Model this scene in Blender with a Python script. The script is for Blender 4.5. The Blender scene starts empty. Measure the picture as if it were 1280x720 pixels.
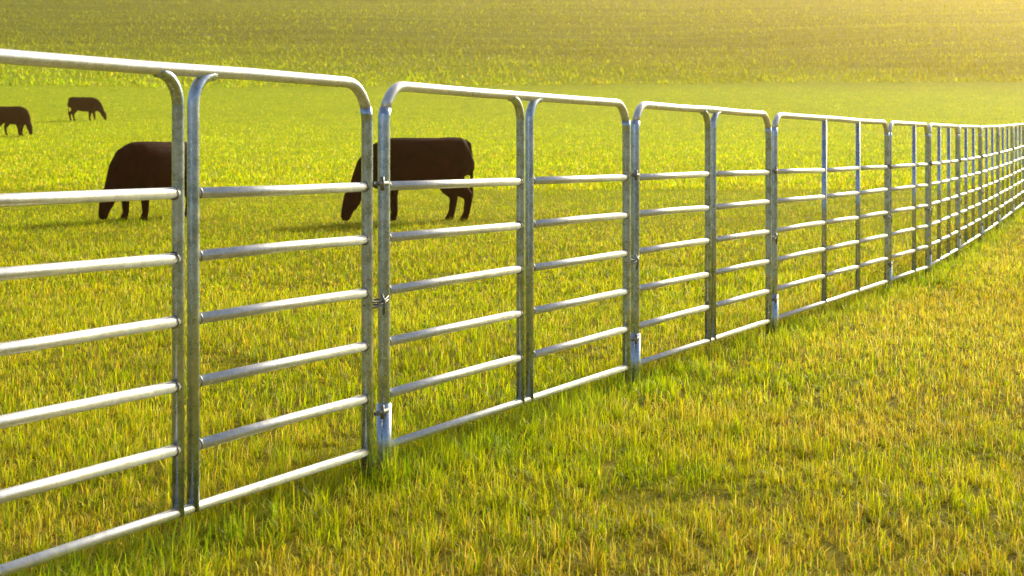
import bpy, math, numpy as np
from mathutils import Vector
rng=np.random.default_rng(7)
S=bpy.context.scene
S.view_settings.view_transform='Standard'; S.view_settings.look='None'; S.view_settings.exposure=0
# ---------------------------------------------------------------- noise
def vnoise(x,y,seed=0):
    xi=np.floor(x).astype(np.int64); yi=np.floor(y).astype(np.int64)
    fx=x-xi; fy=y-yi; fx=fx*fx*(3-2*fx); fy=fy*fy*(3-2*fy)
    def h(a,b):
        n=(a*374761393+b*668265263+seed*974711)&0x7fffffff
        n=((n^(n>>13))*1274126177)&0x7fffffff
        return ((n^(n>>16))&0xffff)/65535.0
    return (h(xi,yi)*(1-fx)+h(xi+1,yi)*fx)*(1-fy)+(h(xi,yi+1)*(1-fx)+h(xi+1,yi+1)*fx)*fy
def fbm(x,y,s=0):
    return .5*vnoise(x,y,s)+.3*vnoise(x*2.1,y*2.1,s+1)+.2*vnoise(x*4.3,y*4.3,s+2)
# ---------------------------------------------------------------- terrain
_t=np.arange(-400,1300,1.0)
_h=np.interp(_t,[-400,19,30,55,80,100,150,500,700,1000,1300],[0,0,.2,1.05,2.4,3.65,8.0,64,92,112,118])
_p=np.pad(_h,6,mode='edge'); _h=np.convolve(_p,np.ones(13)/13,'valid')
def ground(x,y):
    x=np.asarray(x,float); y=np.asarray(y,float)
    b=np.interp(y,_t,_h)
    b=b+.035*(fbm(x*.9,y*.9,3)-.5)
    far=np.clip((y-60)/150,0,1)
    b=b+far*(3.0*(fbm(x*.012+5,y*.012,9)-.5))
    return b
def g1(x,y): return float(ground(np.array([x]),np.array([y]))[0])
# ---------------------------------------------------------------- materials
def newmat(n):
    m=bpy.data.materials.new(n); m.use_nodes=True; nt=m.node_tree
    for a in list(nt.nodes): nt.nodes.remove(a)
    o=nt.nodes.new('ShaderNodeOutputMaterial'); return m,nt,o
def N(nt,t,**k):
    n=nt.nodes.new(t)
    for a,b in k.items(): setattr(n,a,b)
    return n
def ramp(nt,fac,stops):
    r=N(nt,'ShaderNodeValToRGB'); e=r.color_ramp.elements
    while len(e)<len(stops): e.new(.5)
    for i,(p,c) in enumerate(stops):
        e[i].position=p; e[i].color=(*c,1) if len(c)==3 else c
    nt.links.new(fac,r.inputs[0]); return r.outputs[0]
def noise(nt,vec,scale,detail=4,rough=.6):
    n=N(nt,'ShaderNodeTexNoise'); n.inputs['Scale'].default_value=scale
    n.inputs['Detail'].default_value=detail; n.inputs['Roughness'].default_value=rough
    nt.links.new(vec,n.inputs['Vector']); return n.outputs['Fac']
def mixc(nt,f,a,b,mode='MIX'):
    m=N(nt,'ShaderNodeMix',data_type='RGBA',blend_type=mode)
    for s,v in ((m.inputs[0],f),(m.inputs[6],a),(m.inputs[7],b)):
        if isinstance(v,(int,float)): s.default_value=v
        elif isinstance(v,tuple): s.default_value=(*v,1)
        else: nt.links.new(v,s)
    return m.outputs[2]
# ground
mg,nt,o=newmat('pasture_soil_and_turf')
geo=N(nt,'ShaderNodeNewGeometry'); pos=geo.outputs['Position']
at=N(nt,'ShaderNodeAttribute',attribute_name='zone')
sep=N(nt,'ShaderNodeSeparateColor'); nt.links.new(at.outputs['Color'],sep.inputs[0])
n1=noise(nt,pos,6,6,.7)
near=ramp(nt,n1,[(.3,(.08,.06,.008)),(.5,(.20,.165,.010)),(.7,(.38,.31,.018))])
mid=ramp(nt,noise(nt,pos,1.3,8,.75),[(.3,(.28,.34,.003)),(.55,(.50,.52,.004)),(.75,(.72,.66,.006))])
mp=N(nt,'ShaderNodeMapping'); mp.inputs['Scale'].default_value=(.014,.26,.05); mp.inputs['Rotation'].default_value=(0,0,.06); nt.links.new(pos,mp.inputs[0])
bands=noise(nt,mp.outputs[0],1.0,6,.7)
hill=ramp(nt,bands,[(.3,(.14,.16,.010)),(.5,(.27,.25,.014)),(.72,(.42,.36,.02))])
hs=ramp(nt,noise(nt,pos,.8,8,.8),[(.35,(.6,.6,.6)),(.65,(1.2,1.2,1.2))])
hill=mixc(nt,.8,hill,hs,'MULTIPLY')
c=mixc(nt,sep.outputs[0],near,mid); c=mixc(nt,sep.outputs[1],c,hill)
p=N(nt,'ShaderNodeBsdfPrincipled'); p.inputs['Roughness'].default_value=.9; p.inputs['Specular IOR Level'].default_value=.03
nt.links.new(c,p.inputs['Base Color'])
b=N(nt,'ShaderNodeBump'); b.inputs['Strength'].default_value=.6; b.inputs['Distance'].default_value=.05; nt.links.new(n1,b.inputs['Height']); nt.links.new(b.outputs[0],p.inputs['Normal'])
nt.links.new(p.outputs[0],o.inputs[0])
# grass
mgr,nt,o=newmat('grass_blades')
at=N(nt,'ShaderNodeAttribute',attribute_name='Col')
p=N(nt,'ShaderNodeBsdfPrincipled'); p.inputs['Roughness'].default_value=.42; p.inputs['Specular IOR Level'].default_value=.2
tr=N(nt,'ShaderNodeBsdfTranslucent'); mx=N(nt,'ShaderNodeMixShader'); mx.inputs[0].default_value=.68
nt.links.new(at.outputs['Color'],p.inputs['Base Color']); nt.links.new(at.outputs['Color'],tr.inputs[0])
nt.links.new(p.outputs[0],mx.inputs[1]); nt.links.new(tr.outputs[0],mx.inputs[2]); nt.links.new(mx.outputs[0],o.inputs[0])
# galvanised steel
def steel(name,c0,c1,r0,r1,metal,bs=.15):
    m,nt,o=newmat(name); geo=N(nt,'ShaderNodeNewGeometry'); pos=geo.outputs['Position']
    a=noise(nt,pos,14,6,.7); v=N(nt,'ShaderNodeTexVoronoi'); v.inputs['Scale'].default_value=70; nt.links.new(pos,v.inputs['Vector'])
    col=ramp(nt,a,[(.3,c0),(.7,c1)])
    vr=ramp(nt,v.outputs['Color'],[(.2,(.84,.84,.84)),(.8,(1.06,1.06,1.06))])
    col=mixc(nt,.7,col,vr,'MULTIPLY')
    p=N(nt,'ShaderNodeBsdfPrincipled'); p.inputs['Metallic'].default_value=metal
    nt.links.new(col,p.inputs['Base Color'])
    rr=N(nt,'ShaderNodeMapRange'); rr.inputs[1].default_value=.3; rr.inputs[2].default_value=.7; rr.inputs[3].default_value=r0; rr.inputs[4].default_value=r1
    nt.links.new(a,rr.inputs[0]); nt.links.new(rr.outputs[0],p.inputs['Roughness'])
    b=N(nt,'ShaderNodeBump'); b.inputs['Strength'].default_value=bs; b.inputs['Distance'].default_value=.004
    nt.links.new(a,b.inputs['Height']); nt.links.new(b.outputs[0],p.inputs['Normal'])
    nt.links.new(p.outputs[0],o.inputs[0]); return m
m_rail=steel('galvanised_rail',(.88,.86,.84),(1.0,.99,.97),.26,.44,.5,.08)
m_post=steel('galvanised_post',(.42,.51,.66),(.86,.93,1.0),.18,.40,.88,.2)
m_dark=steel('weathered_steel_fitting',(.16,.15,.15),(.4,.38,.36),.4,.6,.9)
def cowmat(name,c0,c1):
    m,nt,o=newmat(name); tc=N(nt,'ShaderNodeTexCoord')
    a=noise(nt,tc.outputs['Object'],5,6,.7); f=noise(nt,tc.outputs['Object'],60,3,.7)
    col=ramp(nt,a,[(.3,c0),(.7,c1)])
    p=N(nt,'ShaderNodeBsdfPrincipled'); p.inputs['Roughness'].default_value=.75; p.inputs['Specular IOR Level'].default_value=.04
    nt.links.new(col,p.inputs['Base Color'])
    b=N(nt,'ShaderNodeBump'); b.inputs['Strength'].default_value=.35; b.inputs['Distance'].default_value=.02
    nt.links.new(f,b.inputs['Height']); nt.links.new(b.outputs[0],p.inputs['Normal']); nt.links.new(p.outputs[0],o.inputs[0]); return m
# ---------------------------------------------------------------- mesh helpers
def obj(name,V,F,mat,smooth=True,parent=None):
    me=bpy.data.meshes.new(name); me.from_pydata([tuple(v) for v in V],[],F); me.update()
    if smooth: me.polygons.foreach_set('use_smooth',[True]*len(me.polygons))
    me.materials.append(mat); ob=bpy.data.objects.new(name,me); S.collection.objects.link(ob)
    if parent: ob.parent=parent
    return ob
def tube(pts,rad,seg=14,closed=False,up=Vector((0,0,1)),cap=True,ex=1.0):
    pts=[Vector(p) for p in pts]; n=len(pts)
    if not isinstance(rad,(list,tuple)): rad=[rad]*n
    V=[];F=[]; prev=None
    for i,p in enumerate(pts):
        if closed: t=(pts[(i+1)%n]-pts[i-1])
        else: t=pts[min(i+1,n-1)]-pts[max(i-1,0)]
        t.normalize()
        if prev is None:
            a=up if abs(t.dot(up))<.95 else Vector((1,0,0))
            s=t.cross(a).normalized()
        else: s=(prev-t*prev.dot(t)).normalized()
        prev=s; u=s.cross(t)
        rs=rad[i]; ru=rs
        if isinstance(rs,(list,tuple)): rs,ru=rs
        for k in range(seg):
            a=2*math.pi*k/seg; ca,sa=math.cos(a),math.sin(a)
            ca=math.copysign(abs(ca)**ex,ca); sa=math.copysign(abs(sa)**ex,sa)
            V.append(p+s*ca*rs+u*sa*ru)
    m=n if closed else n-1
    for i in range(m):
        for k in range(seg):
            a=i*seg+k; b=i*seg+(k+1)%seg; j=((i+1)%n)*seg
            F.append((a,b,j+(k+1)%seg,j+k))
    if cap and not closed:
        F.append(tuple(reversed(range(seg)))); F.append(tuple(range((n-1)*seg,n*seg)))
    return V,F
def merge(parts):
    V=[];F=[]
    for v,f in parts:
        o_=len(V); V+=v; F+=[tuple(i+o_ for i in q) for q in f]
    return V,F
# ---------------------------------------------------------------- ground sheet
def axis(segs):
    a=[]
    for s,e,st in segs: a+=list(np.arange(s,e,st))
    return np.array(a+[segs[-1][1]])
xs=axis([(-900,-200,25),(-200,-60,5),(-60,-14,1),(-14,16,.2),(16,60,1),(60,200,5),(200,900,25)])
ys=axis([(-300,-20,20),(-20,0,1),(0,30,.2),(30,60,.6),(60,200,3),(200,1200,15)])
X,Y=np.meshgrid(xs,ys); Z=ground(X,Y)
nx=len(xs);ny=len(ys)
V=np.stack([X.ravel(),Y.ravel(),Z.ravel()],1)
idx=np.arange(nx*ny).reshape(ny,nx)
Q=np.stack([idx[:-1,:-1],idx[:-1,1:],idx[1:,1:],idx[1:,:-1]],-1).reshape(-1,4)
def npmesh(name,V,Fc,mat,col=None,cname='Col'):
    k=Fc.shape[1]; me=bpy.data.meshes.new(name)
    me.vertices.add(len(V)); me.vertices.foreach_set('co',V.astype(np.float32).ravel())
    me.loops.add(Fc.size); me.loops.foreach_set('vertex_index',Fc.astype(np.int32).ravel())
    me.polygons.add(len(Fc)); me.polygons.foreach_set('loop_start',(np.arange(len(Fc))*k).astype(np.int32))
    me.update(calc_edges=True)
    if col is not None:
        a=me.color_attributes.new(cname,'FLOAT_COLOR','POINT')
        a.data.foreach_set('color',np.concatenate([col,np.ones((len(col),1))],1).astype(np.float32).ravel())
    me.materials.append(mat); ob=bpy.data.objects.new(name,me); S.collection.objects.link(ob); return ob
def hillf(x,y):
    zb=136-.40*x+30*(fbm(x*.03,y*.03,21)-.5)
    return np.clip((y-zb)/45,0,1)
zc=np.zeros((len(V),3)); zc[:,0]=np.clip((V[:,1]-15)/45,0,1); zc[:,1]=hillf(V[:,0],V[:,1])
gr=npmesh('pasture_ground',V,Q,mg,zc,'zone'); gr.data.polygons.foreach_set('use_smooth',[True]*len(gr.data.polygons))
# ---------------------------------------------------------------- fence line
def FX(z): return -3.968+.48*z if z<18.05 else 4.696+.394*(z-18.05)
def fx_np(z): return np.where(z<18.05,-3.968+.48*z,4.696+.394*(z-18.05))
# ---------------------------------------------------------------- grass
def scatter(y0,y1,dens,falloff=False):
    wid=lambda y:.78*y+4.5
    yy=np.linspace(y0,y1,400); d=dens*((y0/yy)**2 if falloff else 1)*wid(yy)
    n=int(np.sum((d[1:]+d[:-1])*.5)*(yy[1]-yy[0]))
    cdf=np.cumsum(d); cdf/=cdf[-1]
    y=np.interp(rng.random(n),cdf,yy); x=(rng.random(n)-.5)*wid(y)
    return x,y
GREEN=np.array([[.26,.40,.002],[.48,.57,.003],[.70,.68,.004],[.90,.76,.006]])
STRAW=np.array([[.96,.67,.06],[.97,.76,.14],[.86,.57,.03]])
def blades(x,y,hgt,wid,segs,near=True):
    n=len(x)
    if near:
        ax=x+.5*fbm(x*.9,y*.9,5); ay=y+.5*fbm(x*.9+9,y*.9,6)
        cell=.15; qx=np.floor(ax/cell); qy=np.floor(ay/cell)
        jx=vnoise(qx*1.0,qy*1.0,71)-.5; jy=vnoise(qx,qy,72)-.5; kk=vnoise(qx,qy,73)
        tx=(qx+.5+.9*jx)*cell-(ax-x); ty=(qy+.5+.9*jy)*cell-(ay-y)
        k=np.clip(kk*.7-.22,0,.4); x=x+(tx-x)*k; y=y+(ty-y)*k
    else: kk=.5
    big=fbm(x*.45,y*.45,11); med=fbm(x*1.7,y*1.7,31); bare=fbm(x*2.2,y*1.5,77); fine=vnoise(x*7,y*7,19)
    dry=np.clip((fbm(x*.28,y*.28,41)-.42)*2.4+.68+.9*(med-.5),0,1)
    df=np.abs(x-fx_np(y)); nf=np.exp(-(df/.30)**2)*(y<60)*(.3+.9*fbm(x*.8,y*.8,91))
    side=np.clip((fx_np(y)-x)/1.5,0,1)
    dry=dry*(1-.8*nf)*(1-.6*side)*(1-.5*np.clip((y-25)/40,0,1))
    h=hgt*(.45+1.1*rng.random(n)**1.4)*(.6+.8*big)*(1+.9*nf)
    bf=np.clip((bare-.22)*7,0,1)
    if near: h*=(.4+.6*bf)*(.6+.5*fine+.4*kk)
    hf=hillf(x,y)
    isS=rng.random(n)<(dry*.58+.04)
    gi=np.clip((rng.random(n)*2.6+1.5*med-.2*side).astype(int),0,3)
    col=GREEN[gi]*(.65+.6*rng.random((n,1)))
    col=np.where(isS[:,None],STRAW[rng.integers(0,3,n)]*(.65+.55*rng.random((n,1))),col)
    lush=nf*(rng.random(n)<.8)
    col=col*(1-lush[:,None]*.5)+np.array([.24,.50,.01])*lush[:,None]*.5
    hc=np.array([.37,.345,.014])*(.65+.6*rng.random((n,1)))*(.50+1.0*fbm(x*.014,y*.26,63))[:,None]
    col=col*(1-hf[:,None])+hc*hf[:,None]
    col=col*(.76+.60*fbm(x*.35,y*.35,15))[:,None]
    if near: col=col*(.75+.25*bf)[:,None]
    z=ground(x,y)-.004
    ph=rng.random(n)*2*math.pi; lean=rng.random(n)*(1.15 if near else .6)
    w=wid*(.6+.8*rng.random(n))
    dx=np.cos(ph);dy=np.sin(ph); tw=ph+math.pi/2+(rng.random(n)-.5)*1.2
    px=np.cos(tw);py=np.sin(tw)
    ts=[0,.45,.8,1] if segs==3 else ([0,.55,1] if segs==2 else [0,1])
    vs=[];cs=[]
    for i,t in enumerate(ts):
        cxx=x+dx*lean*h*t*t; cyy=y+dy*lean*h*t*t; czz=z+h*t*(1-.42*lean*t)
        ww=w*.5*(1-t)**.55 if t<1 else 0
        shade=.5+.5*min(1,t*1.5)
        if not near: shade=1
        if t<1:
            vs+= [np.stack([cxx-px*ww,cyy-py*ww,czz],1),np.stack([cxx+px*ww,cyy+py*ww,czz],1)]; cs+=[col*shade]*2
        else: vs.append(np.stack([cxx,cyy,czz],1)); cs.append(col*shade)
    m=len(vs); V=np.stack(vs,1).reshape(-1,3); C=np.clip(np.stack(cs,1).reshape(-1,3),0,.97)
    T=[]
    for i in range(len(ts)-2):
        a=2*i; T+= [(a,a+1,a+3),(a,a+3,a+2)]
    a=2*(len(ts)-2); T.append((a,a+1,a+2))
    T=np.array(T)[None]+ (np.arange(n)*m)[:,None,None]
    return V,T.reshape(-1,3),C
parts=[]
x,y=scatter(3.4,9,4000); parts.append(blades(x,y,.068,.0044,3))
x,y=scatter(9,16,1900); parts.append(blades(x,y,.068,.0064,2))
x,y=scatter(16,40,1250,True); parts.append(blades(x,y,.07,.0115,2))
x,y=scatter(40,150,100,True); parts.append(blades(x,y,.10,.045,1,False))
x,y=scatter(150,480,5,True); parts.append(blades(x,y,.35,.20,1,False))
off=0;VV=[];TT=[];CC=[]
for v,t,c_ in parts:
    VV.append(v);TT.append(t+off);CC.append(c_);off+=len(v)
npmesh('pasture_grass',np.concatenate(VV),np.concatenate(TT),mgr,np.concatenate(CC))
print('grass verts',off)
# ---------------------------------------------------------------- fence
fence=bpy.data.objects.new('metal_pipe_fence',None); S.collection.objects.link(fence)
BOT=.15;H=1.6
RF=[.28,.424,.568,.712,.856]
def gbase(z): return float(np.interp(z,_t,_h))
def P(z,h): 
    return Vector((FX(z),z,gbase(z)+h))
def arc(z0,sgn,r,top,n=8):
    k=1/1.109; out=[]
    for i in range(n+1):
        a=math.pi/2*i/n
        out.append(P(z0+sgn*r*k*(1-math.cos(a)),top-r+r*math.sin(a)))
    return out
def panel(za,zb,mids,seg=16,foot=True):
    k=1/1.109; top=BOT+H; r=.17
    rl=[];po=[];fi=[]
    sag=lambda:(rng.random()-.5)*.007
    a=arc(za,1,r,top); b_=arc(zb,-1,r,top)
    rl.append(tube(a[2:]+[P(za+(zb-za)*t,top+sag()) for t in (.3,.5,.7)]+list(reversed(b_))[:-2],.0235,seg))
    po.append(tube([P(za,-.05),P(za,.5),P(za,1.0)]+a[:3],.0275,seg))
    po.append(tube([P(zb,.05),P(zb,.5),P(zb,1.0)]+b_[:3],.0255,seg))
    if foot: po.append(tube([P(za,-.06),P(za,.34)],.033,seg)) 
    cuts=[za]
    for m in mids: cuts+=[m[0],m[-1]]
    cuts.append(zb)
    for j,f in enumerate(RF):
        hh=BOT+H*(1-f)
        for i in range(0,len(cuts),2):
            z0,z1=cuts[i],cuts[i+1]; s1,s2=sag(),sag()
            rl.append(tube([P(z0,hh+s1),P((z0+z1)/2,hh+s2),P(z1,hh-s1)],.0205,seg))
            for q,sg in ((z0,1),(z1,-1)):
                fi.append(tube([P(q+sg*.022*k,hh),P(q+sg*.030*k,hh)],.0232,seg))
    rl.append(tube([P(za,BOT),P((za+zb)/2,BOT+sag()),P(zb,BOT)],.0185,seg))
    for m in mids:
        if len(m)==2:
            for q,sg in ((m[0],-1),(m[1],1)):
                po.append(tube([P(q,BOT-.01),P(q,.9)]+arc(q,sg,.12,top-.012),.0225,seg))
        else: po.append(tube([P(m[0],BOT-.01),P(m[0],top-.01)],.0225,seg))
    e=bpy.data.objects.new('fence_panel',None); S.collection.objects.link(e); e.parent=fence
    obj('rails',*merge(rl),m_rail,parent=e); obj('uprights',*merge(po),m_post,parent=e)
    d=Vector((FX(za+.1)-FX(za),.1,0)).normalized(); nrm=Vector((d.y,-d.x,0))
    c0=P(za-.065,.80)
    for kk in range(2):
        pts=[]
        for i in range(20):
            an=2*math.pi*i/20; pts.append(c0+Vector((0,0,-.012+.022*kk))+d*math.cos(an)*.095+nrm*math.sin(an)*.034+Vector((0,0,.012*math.sin(an*2+kk))))
        fi.append(tube(pts,.0048,8,closed=True))
    fi.append(tube([c0+nrm*.03+Vector((0,0,.03)),c0+nrm*.045,c0+nrm*.04+Vector((0,0,-.06))],.006,8))
    for hh in (.31,1.31):
        c0=P(za-.065,hh+.01*rng.random())
        fi.append(tube([c0-d*.05+nrm*.03,c0+d*.05+nrm*.03],.011,8))
        fi.append(tube([c0+Vector((0,0,-.03))+nrm*.034,c0+Vector((0,0,.03))+nrm*.034],.009,8))
    obj('clamps_and_welds',*merge(fi),m_dark,parent=e)
J=[1.55,4.28,7.04,9.80,12.5]
midz=[[(2.88,2.98)],[(5.762,5.842)],[(8.36,8.46)],[(11.10,11.20)]]
for i in range(4): panel(J[i]+.045,J[i+1]-.085,midz[i],24)
panel(12.55,16.15,[(13.93,),(15.04,)],14)
panel(16.24,18.0,[(17.35,)],12)
z=18.05
while z<75:
    L=2.9
    panel(z+.05,z+L-.08,[(z+L*.33,),(z+L*.66,)],8); z+=L
# ---------------------------------------------------------------- cattle
def cow_mesh(name,mat,hy=0.0,step=0.1,vox=.02):
    Pp=[]
    tr_=[(-.82,1.10,.16,.14),(-.80,1.09,.26,.22),(-.72,1.07,.315,.28),(-.55,1.04,.35,.33),(-.3,.99,.385,.37),(0,.955,.42,.40),(.28,.95,.425,.385),(.5,.965,.405,.34),(.66,.97,.35,.27),(.76,.97,.26,.18)]
    Pp.append(tube([(a,0,b) for a,b,_,_ in tr_],[(w,h) for _,_,h,w in tr_],24,ex=.8))
    Pp.append(tube([(.30,0,.66),(.55,0,.62),(.76,0,.72),(.86,0,.85)],[(.14,.12),(.17,.15),(.13,.15),(.07,.08)],14))
    nk=[(.50,0,1.04),(.70,.03*hy,.98),(.87,.12*hy,.83),(1.0,.24*hy,.64),(1.08,.32*hy,.52)]
    Pp.append(tube(nk,[(.25,.33),(.22,.30),(.17,.24),(.13,.18),(.11,.13)],18))
    hd=[(1.0,.30*hy,.60),(1.08,.35*hy,.52),(1.16,.42*hy,.40),(1.215,.48*hy,.28),(1.255,.53*hy,.17),(1.27,.55*hy,.10),(1.27,.55*hy,.05)]
    Pp.append(tube(hd,[(.09,.08),(.135,.13),(.128,.145),(.10,.115),(.088,.092),(.082,.078),(.05,.045)],16))
    Pp.append(tube([(1.03,.32*hy,.46),(1.09,.38*hy,.35),(1.15,.45*hy,.24)],[(.07,.06),(.085,.07),(.06,.05)],12))
    for s in (-1,1):
        b0=Vector((1.01,.33*hy,.54))
        Pp.append(tube([b0+Vector((0,s*.09,0)),b0+Vector((-.03,s*.17,.0)),b0+Vector((-.05,s*.24,-.03)),b0+Vector((-.05,s*.30,-.06))],[(.03,.03),(.028,.06),(.026,.055),(.015,.02)],10))
    for s,d in ((1,step),(-1,-step)):
        Pp.append(tube([(.44,.18*s,1.0),(.50,.20*s,.80),(.47+d*.4,.20*s,.60),(.50+d*.8,.19*s,.40),(.50+d*.9,.185*s,.33),(.49+d,.18*s,.14),(.52+d,.18*s,.08),(.545+d,.18*s,.0)],
            [(.13,.20),(.14,.19),(.105,.135),(.072,.082),(.068,.076),(.053,.056),(.06,.065),(.072,.082)],12))
    for s,d in ((1,-step),(-1,step)):
        Pp.append(tube([(-.54,.17*s,1.08),(-.52,.20*s,.88),(-.46+d*.3,.20*s,.68),(-.56+d*.7,.19*s,.53),(-.67+d,.18*s,.42),(-.665+d,.18*s,.35),(-.635+d,.18*s,.15),(-.605+d,.18*s,.08),(-.58+d,.18*s,0)],
            [(.16,.25),(.17,.26),(.14,.21),(.095,.125),(.066,.085),(.056,.068),(.052,.056),(.06,.064),(.07,.08)],12))
    Pp.append(tube([(-.72,0,1.32),(-.80,0,1.27),(-.835,.01,1.08),(-.845,.03,.8),(-.83,.04,.58),(-.82,.04,.42),(-.82,.04,.33)],[.05,.042,.03,.026,.036,.05,.02],10))
    V,F=merge(Pp)
    ob=obj(name,V,F,mat)
    m=ob.modifiers.new('r','REMESH'); m.mode='VOXEL'; m.voxel_size=vox; m.use_smooth_shade=True
    m=ob.modifiers.new('s','SMOOTH'); m.iterations=4; m.factor=.5
    return ob
m_cow=cowmat('dark_cattle_hide',(.026,.005,.003),(.065,.013,.006))
m_cow2=cowmat('dark_brown_cattle_hide',(.05,.013,.006),(.10,.026,.012))
def put(ob,x,z,head,scale):
    ob.location=(x,z,g1(x,z)-.02); ob.rotation_euler=(0,0,math.radians(head)); ob.scale=(scale,)*3
put(cow_mesh('black_cow',m_cow,hy=.9,step=.09),-1.68,29.4,192,1.13)
put(cow_mesh('black_cow',m_cow,hy=.1,step=-.06),-6.66,30.0,236,1.07)
put(cow_mesh('black_cow',m_cow,hy=-.2,step=.12,vox=.03),-26.8,100,8,1.08)
put(cow_mesh('brown_cow',m_cow2,hy=-.3,step=-.1,vox=.03),-25.0,80,-25,1.08)
# ---------------------------------------------------------------- warm evening haze (homogeneous air volume over the valley)
hm,nt,o=newmat('evening_haze'); vs=N(nt,'ShaderNodeVolumeScatter')
vs.inputs['Color'].default_value=(1,.52,.14,1); vs.inputs['Density'].default_value=.0018; vs.inputs['Anisotropy'].default_value=.86
nt.links.new(vs.outputs[0],o.inputs['Volume'])
bx=[(x_,y_,z_) for z_ in (-6,110) for y_ in (-20,1150) for x_ in (-850,850)]
hz=obj('evening_haze',bx,[(0,2,3,1),(4,5,7,6),(0,1,5,4),(2,6,7,3),(0,4,6,2),(1,3,7,5)],hm,smooth=False)
# ---------------------------------------------------------------- light
AZ=32;EL=26
W=bpy.data.worlds.new('World'); S.world=W; W.use_nodes=True; nt=W.node_tree
bg=nt.nodes['Background']; sk=nt.nodes.new('ShaderNodeTexSky'); sk.sky_type='NISHITA'; sk.sun_disc=False
sk.sun_elevation=math.radians(EL); sk.sun_rotation=math.radians(AZ); sk.dust_density=5; sk.air_density=1.0
nt.links.new(sk.outputs[0],bg.inputs[0]); bg.inputs[1].default_value=.15
sl=bpy.data.lights.new('sun','SUN'); sl.energy=5; sl.angle=math.radians(.8); sl.color=(1,.83,.50)
so=bpy.data.objects.new('sun',sl); S.collection.objects.link(so)
az,el=math.radians(AZ),math.radians(EL)
so.rotation_euler=Vector((math.sin(az)*math.cos(el),math.cos(az)*math.cos(el),math.sin(el))).to_track_quat('Z','Y').to_euler()
# ---------------------------------------------------------------- camera
cd=bpy.data.cameras.new('camera'); cam=bpy.data.objects.new('camera',cd); S.collection.objects.link(cam)
cam.location=(0,0,1.446); cam.rotation_euler=(math.pi/2,0,0)
cd.sensor_width=36; cd.lens=56.25; cd.shift_y=-168/1280; cd.clip_end=5000; cd.clip_start=.05
cd.dof.use_dof=True; cd.dof.focus_distance=9; cd.dof.aperture_fstop=6.3
S.camera=cam
